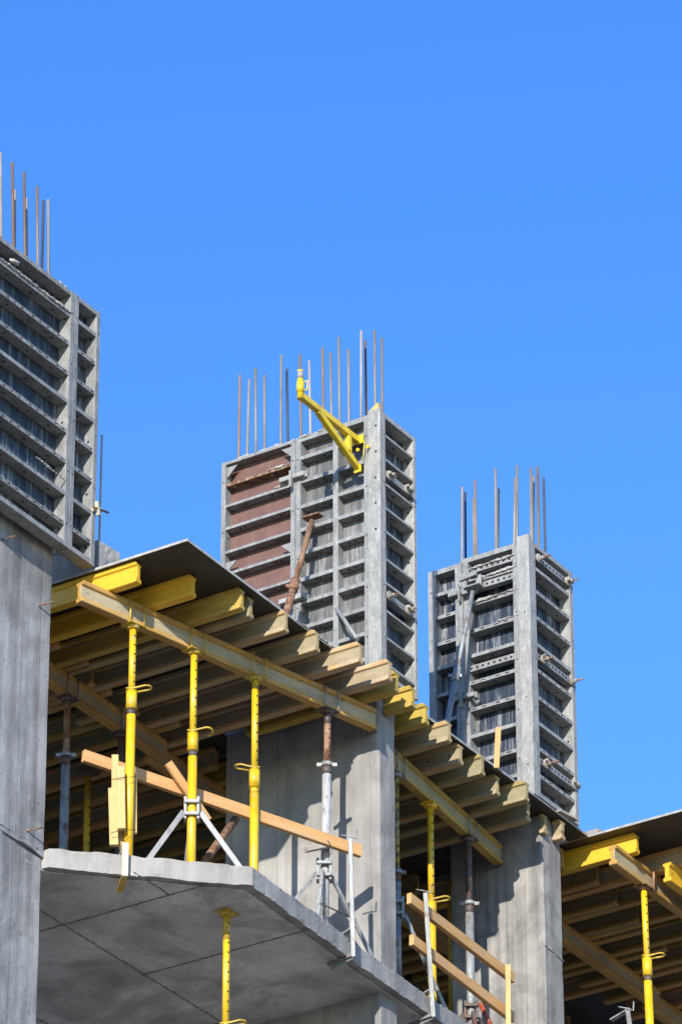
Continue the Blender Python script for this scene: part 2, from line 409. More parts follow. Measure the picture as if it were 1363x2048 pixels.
def pier(x0, x1, y0, y1, label, name='concrete_pier', mat='conc', seed=0, ztop=-.14, c=.018):
    poly = [(x0, y0+c), (x0+c, y0), (x1-c, y0), (x1, y0+c), (x1, y1), (x0, y1)]
    up = rough_walls(poly, -7.2, ztop, .045, .006, 5, 2.0, seed)
    up.prism(poly, ZG, -7.21)
    return up.build(name, M[mat], None, label, 'concrete column')
PX, PY = .20, .17
pier1 = pier(PX, PX+.27, PY, 1.72, 'smooth grey concrete column with a stepped shadow, right of the long orange board', mat='conc_pier')
pier2 = pier(3.0, 3.33, .22, 1.17, 'dark streaked concrete column with board marks under the right-hand formwork', mat='conc_board', seed=5)
# rough cold joint lumps on the columns
crust([(PX+.03, PY-.002, ZS+.02), (PX+.27, PY-.002, ZS-.02)], .012, 130, 'joint_lump', pier1, M['conc'])
crust([(3.02, .217, -3.9), (3.33, .217, -3.93)], .012, 60, 'joint_lump', pier2, M['conc'])
# the big wall at the left edge
wl = rough_walls([(-14, 1.15), (-3.197, 1.15), (-3.18, 1.168), (-3.18, 1.47), (-14, 1.47)], -5.31, -.34, .05, .005, 4, 1.6, 3, edge=4.5)
wl2 = rough_walls([(-14, 1.162), (-3.209, 1.162), (-3.191, 1.18), (-3.191, 1.47), (-14, 1.47)], -9, -5.32, .05, .007, 4, 2.2, 9, edge=3)
wl.v; k = len(wl.v); wl.add(wl2.v, wl2.f); wl.box(-14, -3.19, 1.15, 1.47, ZG, -9.01)
wall = wl.build('concrete_wall', M['conc_wall'], None, 'tall weathered concrete wall with vertical board marks at the left edge', 'concrete wall')
crust([(-5, 1.15, ZS+.02), (-3.2, 1.15, ZS-.02)], .012, 55, 'joint_lump', wall, M['conc_wall'])
# inner walls in the dark of the floor
b1 = rough_walls([(-2.2, 4.6), (-1.7, 4.6), (-1.7, 6.2), (-2.2, 6.2)], ZS, ZD, .2, .004)
b1.build('inner_column', M['conc'], None, 'grey concrete column in the dark behind the props at the left', 'concrete column')
b2 = rough_walls([(-14, 9.0), (15, 9.0), (15, 9.3), (-14, 9.3)], ZS-.2, ZD, .5, .004)
b2.build('rear_wall', M['conc'], None, 'long shaded rear wall at the back of the floor', 'concrete wall')

# concrete upstands standing on the deck edge
up1 = rough_walls([(-2.74, 1.02), (-2.46, 1.0), (-2.44, 2.4), (-2.72, 2.4)], ZD+.03, ZD+.34, .04, .012, 6)
up3 = rough_walls([(-2.74, 1.3), (-2.46, 1.3), (-2.46, 2.4), (-2.74, 2.4)], ZD+.345, ZD+.75, .05, .012, 6)
up1.add(up3.v, up3.f)
up1.build('concrete_upstand', M['conc'], None, 'rough concrete upstand on the deck beside the left formwork', 'concrete block')
up2 = rough_walls([(3.72, .05), (3.98, .02), (3.98, .85), (3.72, .85)], ZD+.03, ZD+.115, .04, .01, 6, seed=4)
up2.build('concrete_upstand', M['conc'], None, 'rough concrete upstand on the right-hand deck below the right formwork', 'concrete block')

# ------------------------------------------------------------------ formwork panels
class Face:
    """maps (s along the face, d depth inwards, z) to space"""
    def __init__(s, axis, o): s.axis, s.o = axis, o
    def p(s, a, d, z): return V((s.o+d, a, z)) if s.axis == 'y' else V((a, s.o+d, z))
    def box(s, mb, a0, a1, d0, d1, z0, z1):
        p, q = s.p(a0, d0, z0), s.p(a1, d1, z1); mb.box(p.x, q.x, p.y, q.y, p.z, q.z)
def lip_slots(fc, mb, a0, a1, z0, h, d0, d1, slots):
    if not slots: fc.box(mb, a0, a1, d0, d1, z0, z0+h); return
    t = h*.3; fc.box(mb, a0, a1, d0, d1, z0, z0+t); fc.box(mb, a0, a1, d0, d1, z0+h-t, z0+h)
    a = a0; solid, gap = .062, .042; i = 0
    while a < a1:
        e = min(a+solid*(1 if (i+slots) % 3 else 1.7), a1); fc.box(mb, a, e, d0+.001, d1-.001, z0+t, z0+h-t); a = e+gap; i += 1
def panel(fc, a0, a1, z0, z1, ribs, label, facing, steel='steel', slots=1, depth=.115, fw=.055, topw=.045, holes=True, lip=.036, mids=(), ribmat=None, group=None, lit_holes=()):
    t = empty('formwork_panel', fc.p((a0+a1)/2, depth/2, z0), label, 'formwork panel', group)
    fr = MB()
    fc.box(fr, a0, a0+fw, 0, depth, z0, z1); fc.box(fr, a1-fw, a1, 0, depth, z0, z1)
    fc.box(fr, a0+fw, a1-fw, .002, depth, z1-topw, z1-.001); fc.box(fr, a0+fw, a1-fw, .002, depth, z0+.001, z0+topw)
    for m in mids:
        q = MB(); fc.box(q, m-.026, m+.026, .004, depth, z0+topw, z1-topw); q.build('mullion', M[steel], t, bevel=.003)
    fa = MB(); fc.box(fa, a0+.01, a1-.01, depth, depth+.015, z0+.01, z1-.01); fa.build('facing_sheet', M[facing], t)
    spans = []; e = a0+fw
    for m in list(mids)+[None]:
        if m is None: spans.append((e, a1-fw))
        else: spans.append((e, m-.026)); e = m+.026
    for i, off in enumerate(ribs):
        rb = MB(); z = z1-off
        mat = M[steel] if ribmat is None or i not in ribmat else M[ribmat[i]]
        for (s0, s1) in spans:
            fc.box(rb, s0, s1, .016, depth, z-.018, z)
            lip_slots(fc, rb, s0, s1, z-.02, lip, .006, .018, slots if (slots and (i % 3 != 0)) else 0)
            fc.box(rb, s0, s1, .02, .04, z+.012, z+.016)
            if holes:
                L = s1-s0; k = max(1, int(L/.3))
                for j in range(k):
                    for dd in ((-.03, .03) if slots == 0 else (0,)):
                        c = fc.p(s0+L*(j+.5)/k+dd+random.uniform(-.03, .03), depth*.55, z-.0185); rb.mat(1).disc(c, (0, 0, -1), .011, .0015).mat(0)
        if i in lit_holes:
            for k in range(7): rb.mat(2).disc(fc.p(1.0+k*.095, depth*.55, z-.0185), (0, 0, -1), .012, .0015).mat(0)  # pale discs: daylight through the rib holes, put in as colour
        rb.build('rib', [mat, M['hole'], M['tube_white']], t)
    # bolt holes in the edge members
    bh = fr.mat(1); nrm = (-1, 0, 0) if fc.axis == 'y' else (0, -1, 0)
    for zz in range(2, int((z1-z0)/.1)-1, 5):
        for a in (a0+fw/2, a1-fw/2):
            bh.disc(fc.p(a, -.0005, z1-zz*.1-random.uniform(0, .03)), nrm, .008, .0012)
        inn = fc.p(a1-fw-.0005, depth*.5, z1-zz*.1-.06); bh.disc(inn, (-1, 0, 0) if fc.axis == 'x' else (0, -1, 0), .012, .0012)
    fr.build('frame', [M[steel], M['hole']], t, bevel=.003)
    return t

def by_px(face_off, pxs, base, s=216.): return [(p-base)/s for p in pxs]
# middle column: left face (y direction, plane x = 0), right face (x direction, plane y = 0)
L0 = Face('y', 0.0); R0 = Face('x', 0.0)
ribsA = [o/217 for o in (46, 98, 153, 204, 255, 312, 361, 415, 468, 522)]
gp = panel(L0, .127, .885, -2.595, .005, ribsA, 'grey weathered formwork panel with a middle upright, behind the yellow bracket', 'fac_grey', 'steel', 0, depth=.098, mids=(.475,), topw=.05, fw=.05)
ribsR = [o/217 for o in (58, 98, 144, 192, 250, 300, 352, 404, 456, 510)]
rp = panel(L0, .892, 1.672, -2.595, .0, [.235, .445, .675, .915, 1.135, 1.4, 1.63, 1.9, 2.15, 2.4], 'formwork panel with red-brown facing on the middle column', 'fac_red', 'steel', 0, depth=.095, ribmat={0: 'steel_rust'}, fw=.045, lit_holes=(1, 2, 3, 4, 5), lip=.026, topw=.03)
# corner plates of the red panel
for z in (-.05, -1.02, -2.0):
    for (s0, sg) in ((1.627, -1), (.937, 1)):
        gs = MB(); p3 = [L0.p(s0, .02, z), L0.p(s0+sg*.11, .02, z), L0.p(s0, .02, z-.11)]
        gs.add(p3+[q+V((.01, 0, 0)) for q in p3], [(0, 1, 2), (5, 4, 3), (0, 3, 4, 1), (1, 4, 5, 2), (2, 5, 3, 0)])
        gs.build('gusset', M['steel'], rp)
crust([(.02, 1.5, .008), (.03, .93, .012)], .016, 160, 'cement_crust', rp)
crust([(.0, 1.18, -.225), (.0, .95, -.225)], .011, 120, 'cement_crust', rp)
crust([(.0, 1.1, -.43), (-.0, .84, -.43)], .012, 140, 'cement_crust', rp)
crust([(.0, .86, .0), (.0, .5, .01)], .012, 60, 'cement_crust', gp)

cp = MB(); cp.box(-.014, .024, .0, .124, -2.6, .03); hh = cp.mat(1)
for px, py in ((1040, 625), (1040, 778), (1038, 933), (1039, 1083), (1040, 1238)):
    hh.disc(at_x(px/2.963+400, py/2.963+640, -.0145), (-1, 0, 0), .012, .0012)
cp2 = cp.build('corner_post', [M['steel_warm'], M['hole']], None, 'wide pale steel corner post of the middle column formwork', 'corner post', bevel=.004)
crust([(-.014, .05, -.48), (-.014, .05, -.95)], .008, 90, 'cement_crust', cp2, M['white_paint'])
wc = MB(); wc.add([V(p)+V((0, 0, 0)) for p in ((-.01,.02,.03),(.05,.02,.03),(.05,.12,.03),(-.01,.12,.03),(.0,.03,.1),(.03,.03,.11),(.03,.06,.1),(0,.075,.075))], [(3,2,1,0),(4,5,6,7),(0,1,5,4),(1,2,6,5),(2,3,7,6),(3,0,4,7)])
wc.build('wood_chip', M['plank_pale'], None, 'small pale wood offcut on top of the middle corner post', 'wood block')

ribsC = [o/217 for o in (45, 97, 151, 203, 254, 313, 364, 423, 480, 535)]
mr = panel(R0, .03, .575, -2.6, .01, ribsC, 'narrow end formwork panel of the middle column facing right', 'fac_blue', 'steel_warm', 0, holes=True, fw=.04, lip=.022)

# right column formwork
X2, Y2 = 2.65, .07
L2 = Face('y', X2); R2 = Face('x', Y2)
rA = [o/217 for o in (56, 108, 168, 223, 283, 342, 401, 458, 512)]
wp = panel(L2, Y2+.125, .79, -2.6, .0, rA, 'wide cement-spattered formwork panel on the right column', 'fac_blue', 'steel', 1, fw=.06, topw=.05)
npn = panel(L2, .80, 1.16, -2.6, -.03, rA, 'narrow formwork panel at the far left of the right column', 'fac_blue', 'steel', 2, fw=.07, topw=.05)
crust([(X2-.0, .22, -.24), (X2-.0, .72, -.255)], .018, 150, 'cement_crust', wp)
crust([(X2-.0, .22, -.475), (X2-.0, .7, -.49)], .018, 120, 'cement_crust', wp)
crust([(X2-.0, .2, -.75), (X2-.0, .45, -.75)], .012, 90, 'cement_crust', wp)
c3 = MB(); c3.box(X2-.016, X2+.03, Y2, Y2+.122, -2.605, .045); hh = c3.mat(1)
for z in (-.75, -1.62, -2.3): hh.disc((X2-.0165, Y2+.06, z), (-1, 0, 0), .008, .0012)
c3b = c3.build('corner_post', [M['steel_warm'], M['hole']], None, 'bright steel corner post of the right column formwork', 'corner post', bevel=.004)
rB = [o/217 for o in (56, 108, 167, 227, 284, 344, 401, 457, 516)]
er = panel(R2, X2+.034, X2+.775, -2.6, .0, rB, 'end formwork panel of the right column facing right', 'fac_blue', 'steel_warm', 1, fw=.06)
# left formwork
YL = .97
L3 = Face('x', YL)
oL = [o/213 for o in (50, 109, 171, 228, 289, 350, 414, 473)]
lw = panel(L3, -5.6, -3.235, -2.6, -.17, oL, 'wide formwork panel at the left edge with slotted ribs', 'fac_blue', 'steel', 1, fw=.05)
ln = panel(L3, -3.225, -2.862, -2.6, -.17, oL, 'narrow formwork panel beside the wide one at top left', 'fac_blue', 'steel', 2, fw=.05)
crust([(-4.6, YL, -.385), (-4.05, YL, -.385), (-3.3, YL, -.385)], .018, 120, 'cement_crust', lw)
crust([(-4.12, YL, -.32), (-4.06, YL, -.31)], .026, 220, 'cement_crust', lw)
crust([(-4.6, YL+.02, -.165), (-3.3, YL+.02, -.165)], .018, 60, 'cement_crust', lw)
crust([(-3.7, YL, -1.98), (-3.3, YL, -2.0)], .012, 60, 'cement_crust', lw)

# perforated alignment rails with wing nuts
def rail(fc, a0, a1, z, label, nuts, name='alignment_rail', pitch=.06, hole=True):
    t = empty(name, fc.p((a0+a1)/2, .0, z), label, 'formwork rail', 'alignment rails with tie rods')
    q = MB(); fc.box(q, a0, a1, .004, .012, z-.03, z+.03); fc.box(q, a0, a1, .012, .07, z-.03, z-.022); fc.box(q, a0, a1, .012, .07, z+.022, z+.03)
    if hole:
        h = q.mat(1); a = a0+.02; nrm = (-1, 0, 0) if fc.axis == 'y' else (0, -1, 0)
        while a < a1-.01: h.disc(fc.p(a, .0035, z), nrm, .013, .001); a += pitch
    q.build('channel', [M['steel'], M['hole']], t)
    for (a, out) in nuts:
        r = MB(); r.tube(fc.p(a, .1, z), fc.p(a, -out, z), .0085); r.build('tie_rod', M['rust'], t)
        w = MB(); w.tube(fc.p(a, -.0, z), fc.p(a, -.014, z), .048, .042, 16); w.tube(fc.p(a, -.014, z), fc.p(a, -.055, z), .02, .016)
        dz = random.uniform(-.6, .6)
        for sg in (1, -1):
            p = fc.p(a, -.035, z); d = fc.p(a+sg*.05*math.cos(dz), -.035, z+sg*.05*math.sin(dz)); w.bar(p, d, .022, .026)
        w.build('wing_nut', M['nut'], t, bevel=.002)
    return t
rail(R0, .03, .57, -.59, 'upper alignment rail with wing nuts on the right face of the middle formwork', [(.13, .07), (.42, .05)], hole=False)
rail(R0, .03, .57, -1.79, 'lower alignment rail with wing nuts on the right face of the middle formwork', [(.12, .09), (.42, .07)], hole=False)
rail(R2, X2+.05, X2+.77, -.135, 'topmost tie rail with two rusty rods on the right formwork', [(.16+X2, .13), (.68+X2, .11)])
rail(R2, X2+.05, X2+.77, -1.165, 'middle tie rail with two rods on the right formwork', [(.2+X2, .1), (.71+X2, .12)])
rail(R2, X2+.05, X2+.77, -2.225, 'lowest tie rail with wing nuts on the right formwork', [(.2+X2, .13), (.7+X2, .04)])
rail(L2, Y2+.14, .76, -1.16, 'round-holed rail across the left face of the right formwork', [])
rail(L2, Y2+.14, .74, -.145, 'cement-caked upper rail across the left face of the right formwork', [])
crust([(X2-.005, .22, -.12), (X2-.005, .68, -.13)], .018, 130, 'cement_crust', rail(L2, Y2+.14, .74, -.33, 'second cement-caked rail below the upper one on the right formwork', []))
# panel clamps
def clamp(p, axis, label, mat='steel'):
    t = empty('panel_clamp', p, label, 'formwork clamp', 'panel clamps')
    d = V((0, 1, 0)) if axis == 'y' else V((1, 0, 0)); o = V((-1, 0, 0)) if axis == 'y' else V((0, -1, 0)); p = V(p)
    b = MB(); b.bar(p-d*.13, p+d*.13, .05, .045); b.bar(p-d*.12-o*.0, p-d*.12+o*-.06, .04, .06); b.bar(p+d*.12, p+d*.12-o*.06, .04, .06); b.build('jaw', M[mat], t, bevel=.004)
    w = MB(); w.bar(p+o*.03+V((0, 0, .05)), p+o*.03-V((0, 0, .11)), .018, .035, o); w.build('wedge', M[mat], t)
    return t
clamp((-.025, .90, -.40), 'y', 'cement-covered clamp joining the red and grey formwork panels', 'steel_warm')
clamp((-.025, .90, -1.62), 'y', 'lower clamp joining the red and grey formwork panels behind the leaning prop', 'steel_warm')
clamp((X2-.025, .79, -.36), 'y', 'upper clamp on the double upright of the right formwork')
clamp((X2-.025, .79, -1.45), 'y', 'lower clamp on the double upright of the right formwork')
pst = MB(); pst.bar((X2-.012, .795, -.4), (X2-.012, .795, -1.4), .035, .02, (1, 0, 0)); pst.bar((X2-.012, .795, -1.5), (X2-.012, .795, -2.55), .035, .02, (1, 0, 0))
pst.build('cover_strip', M['steel'], npn)
t = empty('panel_clamp', (-2.86, .955, -2.12), 'small tie clamp with rod at the right edge of the left formwork', 'formwork clamp', 'panel clamps')
q = MB(); q.bar((-2.92, .95, -2.1), (-2.83, .95, -2.06), .04, .03); q.bar((-2.9, .935, -2.02), (-2.87, .935, -2.14), .03, .03); q.build('jaw', M['cream'], t, bevel=.004)
q = MB(); q.tube((-2.96, .93, -2.1), (-2.74, .93, -2.05), .01); q.build('tie_rod', M['rust'], t)

# ------------------------------------------------------------------ rebars
def rebars(tops, bots, sc, off, rows, axis, ext, where, colors):
    k = 0
    order = sorted(range(len(tops)), key=lambda i: tops[i][0])
    for rank, i in enumerate(order):
        tp = (tops[i][0]/sc+off[0], tops[i][1]/sc+off[1]); bp = (bots[i][0]/sc+off[0], bots[i][1]/sc+off[1])
        v = rows[i % len(rows)] if not isinstance(rows, dict) else rows[i]
        f = at_x if axis == 'x' else at_y
        p, q = f(*tp, v), f(*bp, v)
        lean = (q-p)/max(.01, p.z-q.z); q = p+lean*(p.z+ext)
        c = colors.get(i, 'rebar_grey'); word = {'rebar_grey': 'grey', 'rebar_rust': 'rusty brown', 'rebar_blue': 'blue-black'}[c]
        mb = MB(); mb.tube(q, p, .0125, n=8)
        mb.build('rebar', M[c], None, '%s ribbed steel bar, %s from the left of those %s' % (word, ORD[rank], where), 'rebar', 'rebars '+where)
rebars([(236,328),(291,352),(328,283),(381,328),(481,208),(514,290),(591,205),(646,242),(725,165),(772,195),(820,103),(878,175),(954,65),(977,125),(1033,62),(1077,107)],
       [(229,815),(279,800),(331,785),(382,760),(478,725),(520,715),(598,700),(654,685),(731,655),(779,640),(827,615),(881,605),(953,580),(985,570),(1037,510),(1079,555)],
       2.963, (400, 640), [.24, .42], 'x', .3, 'above the middle column', {5: 'rebar_blue', 6: 'rebar_rust', 8: 'rebar_rust', 13: 'rebar_rust', 0: 'rebar_rust'})
rebars([(280,200),(295,228),(348,163),(340,262),(459,102),(475,210),(576,85),(565,152),(649,95),(664,140),(686,92),(718,150)],
       [(278,615),(298,608),(357,597),(344,597),(461,560),(470,558),(574,525),(559,530),(650,468),(660,470),(692,495),(726,518)],
       2.695, (820, 900), [3.04, 3.2], 'x', .35, 'above the right column', {2: 'rebar_rust', 10: 'rebar_rust', 11: 'rebar_blue', 1: 'rebar_blue'})
rebars([(3,97),(97,175),(118,395),(190,255),(208,460),(293,365),(342,475),(380,468)],
       [(10,750),(105,825),(115,828),(196,890),(212,905),(297,970),(330,995),(382,1040)],
       3.938, (0, 280), {0: 1.18, 1: 1.18, 2: 1.34, 3: 1.18, 4: 1.34, 5: 1.18, 6: 1.34, 7: 1.25}, 'y', .75, 'above the left formwork', {1: 'rebar_rust', 3: 'rebar_rust', 6: 'rebar_blue', 5: 'rebar_rust'})
p = at_x(204, 870, -2.6); mb = MB(); mb.tube((p.x, p.y, ZD+.1), p, .010, n=8)
mb.build('rebar', M['tube_white'], None, 'lone steel bar rising from the concrete upstand at the left formwork edge', 'rebar')
# bent bar ends poking from the wall
for (a, b, l) in (((88, 1655), (52, 1662), 'rusty wire end sticking out of the left wall at its lower joint'), ((108, 1203), (77, 1212), 'rusty bar end sticking out of the left wall under the formwork'), ((30, 1072), (2, 1080), 'thin bar end under the left formwork near the frame edge')):
    p = at_y(*a, 1.07); q = at_y(*b, 1.15); mb = MB(); mb.tube(p, q, .007, n=6); mb.build('bar_end', M['rust'], None, l, 'rebar end')

# ------------------------------------------------------------------ decks
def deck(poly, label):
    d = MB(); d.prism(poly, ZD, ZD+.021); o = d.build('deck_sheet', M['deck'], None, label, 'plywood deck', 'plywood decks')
    e = MB(); n = len(poly)
    for i in range(n):
        a, b = V((*poly[i], ZD+.0105)), V((*poly[(i+1) % n], ZD+.0105)); e.bar(a, b, .004, .0225)
    e.build('sheet_edge', M['deck_edge'], o)
    return o
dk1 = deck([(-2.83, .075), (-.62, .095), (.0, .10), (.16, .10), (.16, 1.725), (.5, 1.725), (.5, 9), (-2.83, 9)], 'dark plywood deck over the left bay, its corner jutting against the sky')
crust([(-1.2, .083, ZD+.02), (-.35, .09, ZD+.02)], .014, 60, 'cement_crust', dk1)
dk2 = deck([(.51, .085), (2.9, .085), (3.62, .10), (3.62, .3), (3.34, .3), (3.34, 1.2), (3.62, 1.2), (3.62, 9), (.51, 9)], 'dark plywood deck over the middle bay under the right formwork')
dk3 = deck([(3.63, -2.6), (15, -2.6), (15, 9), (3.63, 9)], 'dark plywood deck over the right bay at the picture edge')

# ------------------------------------------------------------------ beams
def ibeam(p, d, L, mat, name='timber_beam', h=.2, fw=.08, ft=.04, web=.044, label=None, group=None, cat='timber beam', holes=False):
    """I-section beam, near end at p (bottom centre), running along d"""
    p, d = V(p), V(d).normalized(); fr = xframe(p, p+d)
    w, t = fw/2, web/2
    prof = [(-w, 0), (w, 0), (w, ft), (t, ft+.007), (t, h-ft-.007), (w, h-ft), (w, h), (-w, h), (-w, h-ft), (-t, h-ft-.007), (-t, ft+.007), (-w, ft)]
    mb = MB(); rings = []
    for x, q in ((0, .02), (.02, 0), (L-.02, 0), (L, .02)):
        rings.append([fr @ V((x, y, min(max(z, q*.4), h-q))) for y, z in prof])
    n = len(prof); vs = sum(rings, []); fs = []
    for i in range(3):
        for k in range(n): fs.append((i*n+k, (i+1)*n+k, (i+1)*n+(k+1) % n, i*n+(k+1) % n))
    fs += [tuple(range(n)), tuple(3*n+k for k in range(n-1, -1, -1))]
    mb.add(vs, fs)
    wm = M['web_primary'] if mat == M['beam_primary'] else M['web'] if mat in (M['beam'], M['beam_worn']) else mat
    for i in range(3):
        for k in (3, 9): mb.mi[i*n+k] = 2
    if holes:
        hb = mb.mat(1); yv = (fr.to_3x3() @ V((0, 1, 0)))
        for x in (.1, .32):
            for sg in (1, -1):
                c = fr @ V((x, sg*t, h*.5)); hb.disc(c, yv*sg, .011, .0015)
    return mb.build(name, [mat, M['hole'], wm], None, label, cat, group, frame=fr, bevel=.004)
front1 = [(-2.755, .60, 'beam_yellow'), (-2.33, .35, 'beam_yellow'), (-1.93, .14, 'beam_dull'), (-1.77, .16, 'beam_worn'), (-1.41, .05, 'beam_worn'), (-.98, .02, 'beam_worn'), (-.61, -.17, 'beam_worn'), (-.215, -.21, 'beam_worn'), (-.01, -.15, 'beam_dull'), (.09+.0, .30, 'beam')]
words = {'beam_yellow': 'bright yellow', 'beam_dull': 'dull yellow', 'beam': 'ochre', 'beam_worn': 'weathered pale'}
for i, (x, y, m) in enumerate(front1[:9]):
    ibeam((x, y, ZB), (0, 1, 0), 2.45 if x < -.1 else 1.52-y*.0, M[m], label='%s timber beam, %s from the left under the left deck edge' % (words[m], ORD[i]), group='cross beams under the left deck', holes=i in (8,))
# beams between the middle column and the right column
front2 = [(.30, -.12, 'beam_dull'), (.63, -.05, 'beam_dull'), (1.016, -.04, 'beam_worn'), (1.43, .10, 'beam_worn'), (1.716, .05, 'beam_worn'), (2.119, .14, 'beam_worn'), (2.359, -.015, 'beam_worn'), (2.706, .176, 'beam_worn'), (3.012, .182, 'beam_worn'), (3.20, .112, 'beam_worn')]
for i, (x, y, m) in enumerate(front2):
    L = 2.45
    if .1 < x < .55: L = PY-y-.012
    if 2.95 < x < 3.4: L = .215-y-.008
    ibeam((x, y, ZB), (0, 1, 0), max(L, .05), M[m], label='%s timber beam end, %s from the left along the middle deck' % (words[m], ORD[i]), group='cross beams under the middle deck', holes=i in (0, 3))
x3 = [(3.80, -.31, 'beam_yellow'), (4.28, -1.3, 'beam'), (4.72, -1.3, 'beam'), (5.15, -1.3, 'beam'), (5.6, -1.3, 'beam'), (6.05, -1.3, 'beam'), (6.5, -1.3, 'beam')]+[(6.95+.45*i, -1.3, 'beam') for i in range(11)]
for i, (x, y, m) in enumerate(x3):
    ibeam((x, y, ZB), (0, 1, 0), 2.9 if i else 2.2, M[m], label='%s timber beam, %s from the left under the right deck' % (words[m], ORD[i]), group='cross beams under the right deck')
for i, (x, y) in enumerate(((3.685, .40), (4.16, .31), (4.63, .38), (5.06, .4), (5.28, .43), (5.75, .5), (6.2, .5))):
    ibeam((x, y, ZB), (0, 1, 0), 2.45, M['beam'], label='short-ended ochre beam lapped beside a longer one, %s from the left under the right deck' % ORD[i], group='lapped beams under the right deck')
# rows further in, lapped beside the front ones
def lap_row(xs, y0, L, depthword):
    for x in xs:
        ibeam((x+random.uniform(-.02, .02), y0+random.uniform(-.12, .12), ZB), (0, 1, 0), L, M['beam'], label='ochre timber beam in the %s row of beams inside the floor' % depthword, group='%s row of inner cross beams' % depthword)
lap_row([-2.64, -2.21, -1.81, -1.5, -1.29, -.86, -.49, -.08, .36], 1.62+.2, 2.45, 'second')
lap_row([.76, 1.13, 1.56, 1.84, 2.24, 2.5, 2.84, 3.2, 3.45], 1.75, 2.45, 'second')
lap_row([3.9, 4.4, 4.85, 5.4, 5.9, 6.4, 6.9]+[7.35+.45*i for i in range(10)], 2.25, 2.45, 'second')
xs3 = [-2.75+.43*i for i in range(36)]
lap_row(xs3, 3.85, 2.45, 'third'); lap_row([x+.12 for x in xs3], 6.0, 2.45, 'fourth')

# main beams
def primary(a, b, label, z=ZP, mat='beam_primary', group=None):
    a = V((a[0], a[1], z)); b = V((b[0], b[1], z)); return ibeam(a, b-a, (b-a).length, M[mat], 'main_beam', label=label, group=group, ft=.042, cat='main beam')
pb1 = primary((-3.05, .976), (.165, .19), 'long ochre main beam carried by the three yellow props', mat='beam_primary')
pb2 = primary((.62, .435), (2.985, .655), 'slanting ochre main beam under the middle deck, ending at the right column', z=ZP-.001)
pb3 = primary((3.52, -.205), (5.9, -.19), 'ochre main beam under the right deck with its end towards the viewer')
pb4 = primary((4.09, -.44), (6.5, -.44), 'bright yellow main beam end at the right picture edge', mat='beam_yellow')
gi = 'inner main beams'
for k, (x0, x1, yy, l) in enumerate(((-3.3, -.32, 2.02, 'shaded main beam behind the yellow props at the left'), (-.42, 2.4, 2.12, 'shaded main beam lapped behind the middle column'), (2.3, 4.7, 2.02, 'shaded main beam behind the right column'),
        (3.45, 6.5, 1.02, 'dark main beam crossing behind the single yellow prop at the right'))):
    primary((x0, yy), (x1, yy), l, group=gi)
primary((6.4, 1.1), (9.4, 1.1), 'dark main beam lapped on behind the yellow prop at the right', group=gi)
for x0 in (-3.2, -.8, 1.6, 4.0, 6.4, 8.8):
    primary((x0, 4.1), (x0+2.42, 4.1), 'dark main beam in the third line inside the floor', group='third line of main beams')
    primary((x0, 6.3), (x0+2.42, 6.3), 'dark main beam in the deepest line inside the floor', group='deepest line of main beams')

